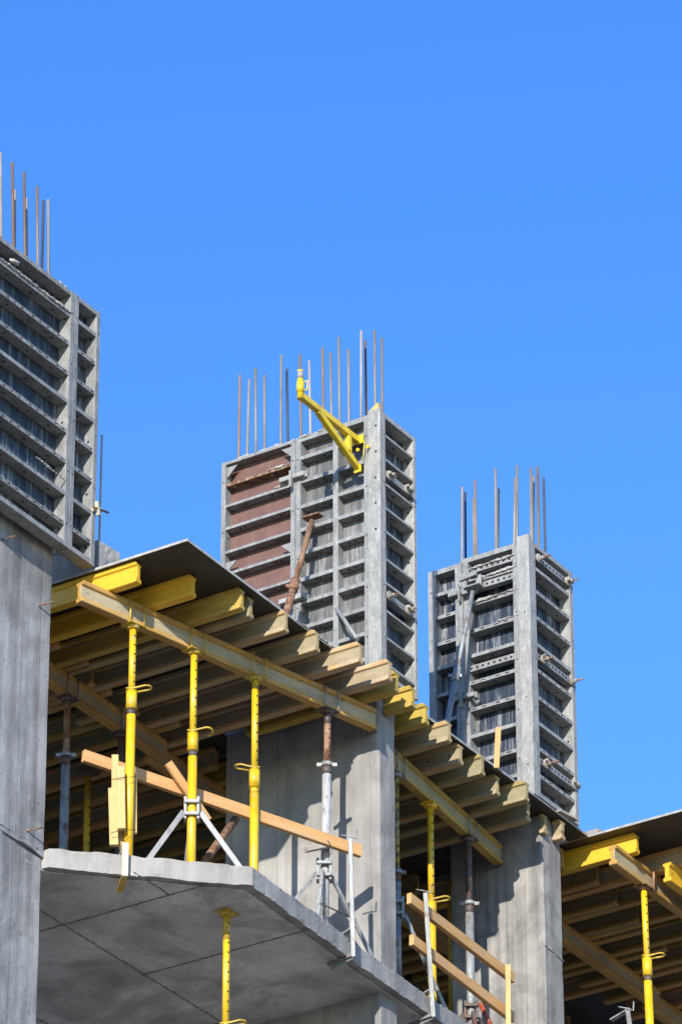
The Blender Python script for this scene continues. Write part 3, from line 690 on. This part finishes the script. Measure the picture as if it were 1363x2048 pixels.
# ------------------------------------------------------------------ props
def prop(x, y, label, upper='yellow', lower='yellow', sleeve=None, zt=ZP, zb=ZS, zc=None, hl=.17, ring='tube_dark', handle=0, base=(0, 0), holes=True, fork=True, clampring=False, beamdir=(1, 0, 0), group=None, plate='yellow_worn', stub=None):
    """adjustable steel prop: head plate with fork rods, holed inner tube, collar, outer tube, foot plate"""
    top = V((x, y, zt)); bot = V((x+base[0], y+base[1], zb)); d = (bot-top).normalized()
    t = empty('steel_prop', bot, label, 'steel prop', group)
    P = lambda z: top+d*((z)/(-d.z)) if False else top+d*(z/abs(d.z))
    zc = .7 if zc is None else zc; H = zt-zb
    h = MB(); bd = V(beamdir).normalized(); sd = V((-bd.y, bd.x, 0))
    h.prism([tuple((top+bd*a*.085+sd*b*.065).xy) for a, b in ((1, 1), (-1, 1), (-1, -1), (1, -1))], zt-.009, zt-.001); h.tube(P(.01), P(.035), .06, .045, 16)
    h.build('head_plate', M[plate], t, bevel=.001)
    if fork:
        for a in (1, -1):
            for b in (1, -1):
                f = MB(); q = top+bd*a*.075+sd*b*.053; f.tube(q-V((0, 0, .01)), q+V((0, 0, .19)), .0075, n=8); f.build('fork_rod', M[plate] if plate != 'tube_dark' else M['tube_grey'], t)
    it = MB(); it.tube(P(.012), P(zc+.05), .0285, n=18)
    if stub:
        st = MB(); st.tube(P(.02), P(stub[1]), .0295, n=18); st.build('worn_top', M[stub[0]], t)
    if holes:
        hb = it.mat(1); toc = (CAM-top); toc.z = 0; toc.normalize(); k = .1
        side = V((toc.y, -toc.x, 0)); n = (toc*.8-side*.6).normalized()
        while k < zc-.05:
            hb.disc(P(k)+n*.028, n, .0085, .0016); k += .085
    it.build('inner_tube', [M[upper], M['hole']], t)
    cl = MB()
    if clampring:
        cl.tube(P(zc), P(zc+.035), .05, n=18); cl.bar(P(zc+.018)-RT*.085, P(zc+.018)+RT*.085, .03, .03); cl.build('collar', M['tube_grey'], t)
        cl2 = MB(); cl2.tube(P(zc+.035), P(zc+.11), .0385, n=18); cl2.build('thread', M['tube_dark'], t)
    else:
        cl.tube(P(zc), P(zc+hl), .0445, n=20); cl.tube(P(zc-.004), P(zc+.012), .047, n=20); cl.build('collar', M[sleeve or lower], t)
        cl2 = MB(); cl2.tube(P(zc+hl), P(zc+hl+.055), .0355, n=18); cl2.build('thread', M[ring], t)
    ot = MB(); ot.tube(P(zc+hl+.05 if not clampring else zc+.11), P(H-.008), .0375, n=20); ot.build('outer_tube', M[lower], t)
    fp = MB(); fp.box(bot.x-.07, bot.x+.07, bot.y-.07, bot.y+.07, zb, zb+.008); fp.build('foot_plate', M[lower], t)
    if handle:
        hd = MB(); c = P(zc-.005); s = RT*(1 if handle > 0 else -1); bk = FH
        pts = [c-s*.045-bk*.04]+[c+s*(.02+.045*j)-bk*(.045)+V((0, 0, .012*j)) for j in range(3)]
        for j in range(1, 7):
            a = math.pi*j/6; pts.append(c+s*(.115+.045*math.sin(a))-bk*.045*math.cos(a)+V((0, 0, .025+(-.035 if abs(handle) > 1 else .0)*(1-math.cos(a))/2)))
        if abs(handle) == 1: pts.append(c+s*.04+bk*.045+V((0, 0, .01)))
        hd.sweep(pts, .0085, 8); hd.build('pin_handle', M['yellow_worn'] if lower == 'yellow' else M[lower], t)
    return t
b1d = (3.215, -.786, 0)
prop(-2.485, .837, 'yellow steel prop with a bundle of planks tied to its foot', zc=.60, handle=1, beamdir=b1d)
prop(-1.851, .666, 'yellow steel prop standing in the white tripod', zc=.755, handle=2, beamdir=b1d)
prop(-1.197, .497, 'yellow steel prop near the slab corner, third from the left', zc=.86, hl=.17, handle=-1, beamdir=b1d, ring='yellow')
prop(-.364, .318, 'whitish steel prop with rusty orange top in front of the grey column', 'rust', 'tube_white', zc=.5, clampring=True, beamdir=b1d, plate='tube_dark', stub=('tube_dark', .13), base=(-.06, .0))
gpi = 'shaded props inside the floor'
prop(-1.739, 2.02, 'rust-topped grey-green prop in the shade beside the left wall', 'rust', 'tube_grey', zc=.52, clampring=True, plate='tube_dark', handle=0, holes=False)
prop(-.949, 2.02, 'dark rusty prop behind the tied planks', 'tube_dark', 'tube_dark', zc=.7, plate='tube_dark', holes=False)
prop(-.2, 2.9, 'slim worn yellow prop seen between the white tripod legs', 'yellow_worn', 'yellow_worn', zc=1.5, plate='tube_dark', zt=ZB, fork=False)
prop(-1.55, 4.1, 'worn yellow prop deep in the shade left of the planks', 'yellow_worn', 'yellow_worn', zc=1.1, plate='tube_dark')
b2d = (2.365, .22, 0)
prop(.945, .466, 'grey-blue steel prop with yellow top right beside the grey column', 'chipped', 'tube_grey', zc=.92, clampring=True, beamdir=b2d, plate='tube_grey', zt=ZP-.002)
prop(1.61, .528, 'yellow steel prop in the middle bay behind the railing boards', 'yellow', 'yellow', zc=.93, beamdir=b2d, plate='yellow', handle=1, fork=False, hl=.13, ring='yellow', zt=ZP-.002)
prop(2.361, .597, 'grey steel prop with a dark rusty plate in front of the right column', 'tube_dark', 'tube_grey', zc=.62, clampring=True, beamdir=b2d, plate='tube_dark', zt=ZP-.002)
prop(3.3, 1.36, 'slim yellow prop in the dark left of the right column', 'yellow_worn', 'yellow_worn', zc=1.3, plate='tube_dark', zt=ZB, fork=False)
prop(4.079, -.205, 'yellow steel prop at the right edge with rusty pin', 'yellow', 'yellow', zc=.70, hl=.18, handle=1, plate='rust', ring='tube_dark', fork=False, base=(.0, -.02))
q = MB(); q.tube((4.16, -.265, ZP-.02), (4.165, -.265, ZP+.2), .011); q.build('fork_rod', M['rust'], col.objects[-1] if False else [o for o in col.objects if o.get('label', '').startswith('yellow steel prop at the right edge')][0])
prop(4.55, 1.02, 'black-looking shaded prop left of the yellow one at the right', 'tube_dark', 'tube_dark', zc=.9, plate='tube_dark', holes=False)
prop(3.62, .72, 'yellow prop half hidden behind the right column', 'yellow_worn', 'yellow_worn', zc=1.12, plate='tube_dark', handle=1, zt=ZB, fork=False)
# prop of the floor below
prop(-1.76, .377, 'yellow steel prop under the concrete slab', 'yellow', 'yellow', zt=ZS-.178, zb=ZS-3.1, zc=.98, hl=.1, handle=1, fork=False, stub=('yellow_worn', .24))
low = rough_walls([(-3.2, 1.2), (-2.02, .06), (0, .1), (3.3, .2), (9, .2), (9, 9), (-6.4, 9), (-6.4, 1.43)], ZS-3.27, ZS-3.1, .3, .004)
low.build('concrete_slab', M['conc'], None, 'next concrete floor slab further down, below the picture', 'floor slab')

def tripod(c, zh, feet, mat, label, flat=.045):
    c = V(c); t = empty('prop_tripod', c, label, 'prop tripod', 'tripods around props')
    h = MB()
    for s in (1, -1): h.bar(c+RT*s*.052+V((0, 0, zh-.1)), c+RT*s*.052+V((0, 0, zh+.1)), .024, .09, FH)
    h.bar(c-FH*.055+V((0, 0, zh-.06))-RT*.06, c-FH*.055+V((0, 0, zh-.06))+RT*.06, .02, .03)
    h.bar(c-FH*.055+V((0, 0, zh+.05))-RT*.06, c-FH*.055+V((0, 0, zh+.05))+RT*.06, .02, .03); h.build('hub', M[mat], t, bevel=.004)
    for f in feet:
        f = V(f); l = MB(); d = (f-c); d.z = 0; d.normalize(); l.bar(c+d*.07+V((0, 0, zh-.03)), f, .03, flat); l.build('leg', M[mat], t, bevel=.003)
    return t
tripod((-1.851, .666, ZS), .78, [(-2.25, 1.0, ZS+.01), (-1.55, .2, ZS+.01), (-1.5, 1.0, ZS+.01)], 'white_paint', 'white steel tripod clamped round the second yellow prop')
tp = tripod((-.42, .318, ZS), .72, [(-.85, .62, ZS+.01), (.05, .12, ZS+.01), (-.75, .18, ZS+.01)], 'tube_grey', 'grey steel tripod round the whitish prop by the column', .028)
q = MB(); q.tube((-.62, .24, ZS+.33), (-.12, .2, ZS+.36), .007, n=6); q.build('brace_rod', M['tube_dark'], tp)
tripod((-1.739, 2.02, ZS), .42, [(-2.1, 2.4, ZS+.01), (-1.4, 1.75, ZS+.01), (-2.0, 1.8, ZS+.01)], 'tube_dark', 'dark tripod at the foot of the shaded prop beside the left wall')
tripod((2.361, .597, ZS), .55, [(2.0, .85, ZS+.01), (2.75, .45, ZS+.01), (2.1, .35, ZS+.01)], 'tube_dark', 'dark tripod round the grey prop before the right column')
tripod((.945, .466, ZS), .95, [(.6, .8, ZS+.01), (1.35, .2, ZS+.01), (1.25, .75, ZS+.01)], 'tube_grey', 'grey tripod round the grey-blue prop beside the column', .03)
# slanted struts inside
def strut(a, b, r, mat, label, name='slanted_strut'):
    m = MB(); a, b = V(a), V(b); m.tube(a, b, r, n=14); t = m.build(name, M[mat], None, label, 'strut', frame=xframe(a, b)); return t
strut(at_y(470, 1640, 1.4), at_y(412, 1720, 1.0), .035, 'rust', 'rusty slanted strut right of the white tripod')
strut(at_y(960, 2008, .42), at_y(985, 2060, .30), .022, 'red_paint', 'red-orange slanted strut behind the lower railing board')

# push-pull props leaning on the formwork
def leaning(p, q, mats, label, plate_n, r=.03):
    p, q = V(p), V(q); d = (q-p); t = empty('leaning_prop', q, label, 'leaning prop', 'leaning formwork props')
    a = MB(); a.tube(p+d*.02, p+d*.5, r*.82, n=16); a.build('inner_tube', M[mats[0]], t)
    b = MB(); b.tube(p+d*.46, q, r*1.1, n=16); b.build('outer_tube', M[mats[1]], t)
    c = MB(); c.tube(p+d*.43, p+d*.5, r*1.45, n=16); c.bar(p+d*.47-RT*.07, p+d*.47+RT*.05, .03, .03); c.build('collar', M[mats[1]], t)
    e = MB(); n = V(plate_n); e.bar(p+V((0, .085, .01)), p+V((0, -.085, .01)), .09, .014); e.build('head_plate', M[mats[0]], t)
    return t
p = at_x(625, 1036, -.03); leaning(p, (p.x-.60, p.y+.02, ZD+.022), ('rust', 'rust'), 'rusty brown prop leaning against the middle formwork', (-1, 0, .0))
p = at_x(946, 1176, X2-.06); leaning(p, (p.x-.66, p.y+.02, ZD+.022), ('tube_grey', 'tube_grey'), 'grey-blue prop leaning against the right formwork', (-1, 0, 0), .025)
fk = MB(); p = at_x(940, 1165, X2-.04); fk.bar(p+V((-.04, .09, .03)), p+V((-.04, -.09, .05)), .03, .035); fk.bar(p+V((0, -.09, .05)), p+V((0, -.09, -.08)), .06, .02, (1, 0, 0)); fk.bar(p+V((-.02, .05, .1)), p+V((-.02, .05, -.12)), .05, .03, (1, 0, 0))
fk.build('prop_shoe', M['steel'], [o for o in col.objects if o.get('label', '').startswith('grey-blue prop leaning')][0], bevel=.004)
m = MB(); a, b = at_x(673, 1218, -.03), at_x(714, 1279, -.18); m.tube(a, b, .018); m.build('steel_tube', M['steel'], None, 'short grey tube leaning between the middle formwork and a beam end', 'steel tube')

# ------------------------------------------------------------------ yellow bracket on the middle formwork
yb = at_x(714, 880, -.02).y
zt_ = at_x(712, 882, -.02).z
bk = empty('platform_bracket', (-.02, yb, zt_-.3), 'bright yellow platform bracket reaching out from the middle formwork', 'bracket')
xe = -.93
m = MB(); m.bar((-.01, yb, zt_), (xe, yb, zt_), .055, .06); m.build('arm', M['yellow_bracket'], bk, bevel=.004)
m = MB(); m.bar((-.02, yb, zt_-.27), (-.66, yb, zt_-.02), .05, .055); m.build('brace', M['yellow_bracket'], bk, bevel=.004)
m = MB(); m.bar((-.17, yb, zt_-.03), (-.17, yb, zt_-.2), .05, .05, (1, 0, 0)); m.build('upright', M['yellow_bracket'], bk, bevel=.003)
m = MB(); m.bar((-.015, yb, zt_+.05), (-.015, yb, zt_-.035), .12, .014, (1, 0, 0)); m.bar((-.015, yb, zt_-.25), (-.015, yb, zt_-.32), .07, .02, (1, 0, 0)); m.build('mount_plate', M['yellow_bracket'], bk, bevel=.002)
m = MB(); m.tube((xe, yb, zt_-.035), (xe, yb, zt_+.25), .028, n=16); m.tube((xe, yb, zt_+.03), (xe, yb, zt_+.13), .034, n=16); m.build('socket', M['yellow_bracket'], bk)
m = MB(); m.sweep([(xe, yb, zt_+.12), V((xe, yb, zt_+.15))+RT*.06, V((xe, yb, zt_+.06))+RT*.06, (xe, yb, zt_+.04)], .007, 8); m.build('pin_handle', M['yellow_bracket'], bk)
m = MB(); m.bar((xe, yb, zt_+.16), (xe, yb, zt_+.235), .06, .06, (1, 0, 0)); 
m = MB(); m.tube((xe, yb, zt_+.165), (xe, yb, zt_+.235), .0288, n=16); m.build('worn_band', M['steel'], bk)
m = MB()
for dy in (.05, -.05): m.disc((-.03, yb+dy-.07, zt_-.11), (-1, 0, 0), .016, .02)
m.build('pin_bolt', M['yellow_bracket'], bk)
m = MB(); m.sweep([(-.03, yb-.08, zt_-.03), (-.05, yb-.085, zt_-.13), (-.03, yb-.06, zt_-.24)], .004, 6); m.build('safety_cord', M['yellow_bracket'], bk)

# ------------------------------------------------------------------ boards and railing
def board(a, b, w, t, mat, label, up, name='timber_board', group=None, cat='timber board'):
    a, b = V(a), V(b); m = MB(); m.bar(a, b, t, w, up); return m.build(name, M[mat], None, label, cat, group, bevel=.003, frame=xframe(a, b))
nb = V((.45, 1, 0)).normalized(); pbd = V((-.42, .20, -4.4))
board(at_pl(166, 1512, pbd, nb), at_pl(721, 1704, pbd, nb), .105, .045, 'plank', 'long orange sawn board running slantwise across the props', (0, 0, 1))
pb_ = pbd+nb*(-.06)
board(at_pl(336, 1526, pb_, nb), at_pl(416, 1642, pb_, nb), .075, .03, 'plank', 'short orange board leaning across the long board at the second prop', nb.cross(V((1, 0, -1))), )
po = board(at_pl(612, 1700, pbd+nb*.03, nb), at_pl(662, 1690, pbd+nb*.03, nb), .04, .06, 'plank_old', 'small grey wooden block under the long board at the whitish prop', (0, 0, 1), 'wood_block', cat='wood block')
pr = V((-2.485, .837, -4.5))
def vplank(x, y0, y1, w, t, dep, mat, label, dx=0):
    a, b = at_pl(x, y0, pr+FH*dep, FH), at_pl(x+dx, y1, pr+FH*dep, FH); b.x, b.y = a.x+ (b.x-a.x), b.y
    m = MB(); m.bar(a, b, w, t, FH); return m.build('tied_plank', M[mat], None, label, 'plank', 'planks tied to the first yellow prop', bevel=.003, frame=xframe(a, b, FH))
vplank(230, 1511, 1600, .056, .035, .0, 'plank_pale', 'tallest narrow plank tied left of the first yellow prop')
vplank(225, 1578, 1692, .07, .045, -.05, 'plank_pale', 'cracked plank nearest the wall in the tied bundle', 3)
vplank(241, 1536, 1660, .066, .055, -.09, 'plank_pale', 'front plank with a dark end tied to the first yellow prop', 2)
vplank(265, 1548, 1668, .07, .035, .08, 'plank_pale', 'plank half hidden behind the first yellow prop', 0)
vplank(238, 1640, 1700, .07, .03, .03, 'plank_pale', 'lower slanting plank piece behind the tied bundle', 8)
wr = MB()
for yy in (1556, 1662):
    wr.sweep([at_pl(222, yy+4, pr-FH*.12, FH), at_pl(244, yy-1, pr-FH*.135, FH), at_pl(272, yy-2, pr-FH*.05, FH)], .003, 5)
wr.build('tie_wire', M['wire'], None, 'thin dark wire tied round the planks and the first yellow prop', 'wire')

wl_ = MB(); c0 = at_pl(655, 1694, pbd-nb*.03, nb)
wl_.sweep([c0+V((0, 0, .06))+nb*.03, c0+V((.0, 0, .055))-nb*.005, c0+RT*.03-nb*.006, c0+RT*.035-V((0, 0, .06))-nb*.004, c0+RT*.02-V((0, 0, .065))+nb*.05], .003, 5)
wl_.build('tie_wire', M['wire'], None, 'loop of thin wire round the long orange board above the wooden block', 'wire')
# guard rail posts clamped to the slab edge
def guard_post(base, top, jaw, mat, label, hook=True, w=.045):
    base, top = V(base), V(top); t = empty('guard_post', base, label, 'guard rail post', 'guard rail posts clamped to slab edges')
    m = MB(); m.bar(base, top, w, w, FH); m.build('post', M[mat], t, bevel=.004)
    jaw = V(jaw); m = MB(); m.bar(base+V((0, 0, .01)), base+jaw+V((0, 0, -.01)), .06, .012); m.bar(base+V((0, 0, .02)), base+jaw*.9+V((0, 0, -.03)), .012, .06); m.build('jaw', M['galv'] if mat != 'cream' else M['cream'], t)
    m = MB(); m.bar(base+V((0, 0, .26)), base+jaw*.8+V((0, 0, .20)), .05, .012); m.build('upper_jaw', M[mat], t)
    if hook:
        m = MB(); m.sweep([top-RT*.075+V((0, 0, .035)), top+V((0, 0, .02)), top+RT*.05+V((0, 0, .0)), top+RT*.055+V((0, 0, .085))], .0065, 8); m.build('hook_rod', M['galv'], t)
    return t
gb = at_z(706, 1915, ZS-.185); ny = -.015
gb = at_y(706, 1916, ny); gt = at_y(700, 1678, ny)
guard_post(gb, gt, (0, .24, 0), 'galv', 'galvanised guard rail post at the slab edge before the grey column', w=.038)
gb = at_y(866, 2036, .02); gt = at_y(850, 1787, .02)
guard_post(gb, gt, (0, .24, 0), 'post', 'whitish guard rail post with bent hook holding the two railing boards', w=.04)
gb = at_y(1262, 2075, -1.0); gt = at_y(1254, 2022, -1.0)
guard_post(gb, gt, (0, .24, 0), 'post', 'whitish guard rail post top with hook at the bottom right', w=.04)
# clamp on the slanted slab edge below the planks
ec = V((-2.66, .545, ZS)); nE = V((-.695, -.719, 0)); 
ec = at_pl(250, 1715, V((-2.66, .545, ZS))+nE*.03, nE)
t = empty('edge_clamp', ec-V((0, 0, .15)), 'cream steel clamp gripping the slab edge under the tied planks', 'edge clamp')
m = MB(); m.bar(ec+V((0, 0, .12)), ec-V((0, 0, .17)), .05, .04, nE); m.build('spine', M['cream'], t, bevel=.003)
m = MB(); m.bar(ec-V((0, 0, .16)), ec-nE*.22-V((0, 0, .20)), .05, .014); m.build('lower_jaw', M['yellow_worn'], t)
m = MB(); m.bar(ec+V((0, 0, .11)), ec-nE*.2+V((0, 0, .07)), .04, .03); m.build('upper_jaw', M['cream'], t)
# railing of the middle bay
ny = .07
board(at_y(817, 1797, ny), at_y(1024, 1957, ny+.02), .1, .045, 'plank', 'upper orange railing board in the middle bay', (0, 0, 1), 'railing_board', 'railing boards of the middle bay')
board(at_y(822, 1880, ny), at_y(1024, 2036, ny+.02), .1, .045, 'plank', 'lower orange railing board in the middle bay', (0, 0, 1), 'railing_board', 'railing boards of the middle bay')
board(at_y(1015, 1932, -.0), at_y(1016, 2075, -.0), .06, .045, 'plank_pale', 'yellow wooden stake at the right end of the railing boards', FH, 'wood_stake', cat='wooden stake')
board(at_y(996, 1456, .07), at_y(992, 1537, .07), .025, .05, 'plank', 'thin orange batten standing at the edge of the middle deck', FH, 'batten', cat='batten')
a = at_y(1113, 1622, .02); board(a+V((.02, 0, .01)), a+V((.26, -.05, -.0)), .022, .05, 'plank_old', 'splintered wood piece on the deck under the right formwork', (0, 0, 1), 'wood_piece', cat='wood block')

# ------------------------------------------------------------------ light, sky, camera
SUN = V((-1, -.37, .43)).normalized()
sd = bpy.data.lights.new('sun', 'SUN'); sd.energy = 3.3; sd.angle = math.radians(.5); sd.color = (1, .955, .88)
so_ = bpy.data.objects.new('sun', sd); col.objects.link(so_); so_.rotation_euler = (-SUN).to_track_quat('-Z', 'Y').to_euler(); so_.location = SUN*60
w = bpy.data.worlds.new('World'); scene.world = w; w.use_nodes = True
nt = w.node_tree; bg = nt.nodes['Background']
sky = nt.nodes.new('ShaderNodeTexSky'); sky.sky_type = 'NISHITA'; sky.sun_disc = False
sky.sun_elevation = math.asin(SUN.z); sky.sun_rotation = math.atan2(SUN.x, SUN.y)
sky.air_density = 1.0; sky.dust_density = .0; sky.ozone_density = 2.2; sky.altitude = 0
hs = nt.nodes.new('ShaderNodeHueSaturation'); hs.inputs['Saturation'].default_value = 1.33; hs.inputs['Hue'].default_value = .516; hs.inputs['Value'].default_value = 1.08
nt.links.new(sky.outputs[0], hs.inputs['Color']); nt.links.new(hs.outputs[0], bg.inputs['Color'])
bg.inputs['Strength'].default_value = .15

cd = bpy.data.cameras.new('camera'); co = bpy.data.objects.new('camera', cd); col.objects.link(co)
cd.sensor_fit = 'HORIZONTAL'; cd.sensor_width = 24; cd.lens = 24*F_PX/1363; cd.clip_start = .5; cd.clip_end = 6000
B = -FW
co.matrix_world = Matrix(((RT.x, UP.x, B.x, CAM.x), (RT.y, UP.y, B.y, CAM.y), (RT.z, UP.z, B.z, CAM.z), (0, 0, 0, 1)))
scene.camera = co
vs_ = scene.view_settings; vs_.view_transform = 'Standard'; vs_.look = 'None'; vs_.exposure = .95; vs_.gamma = 1
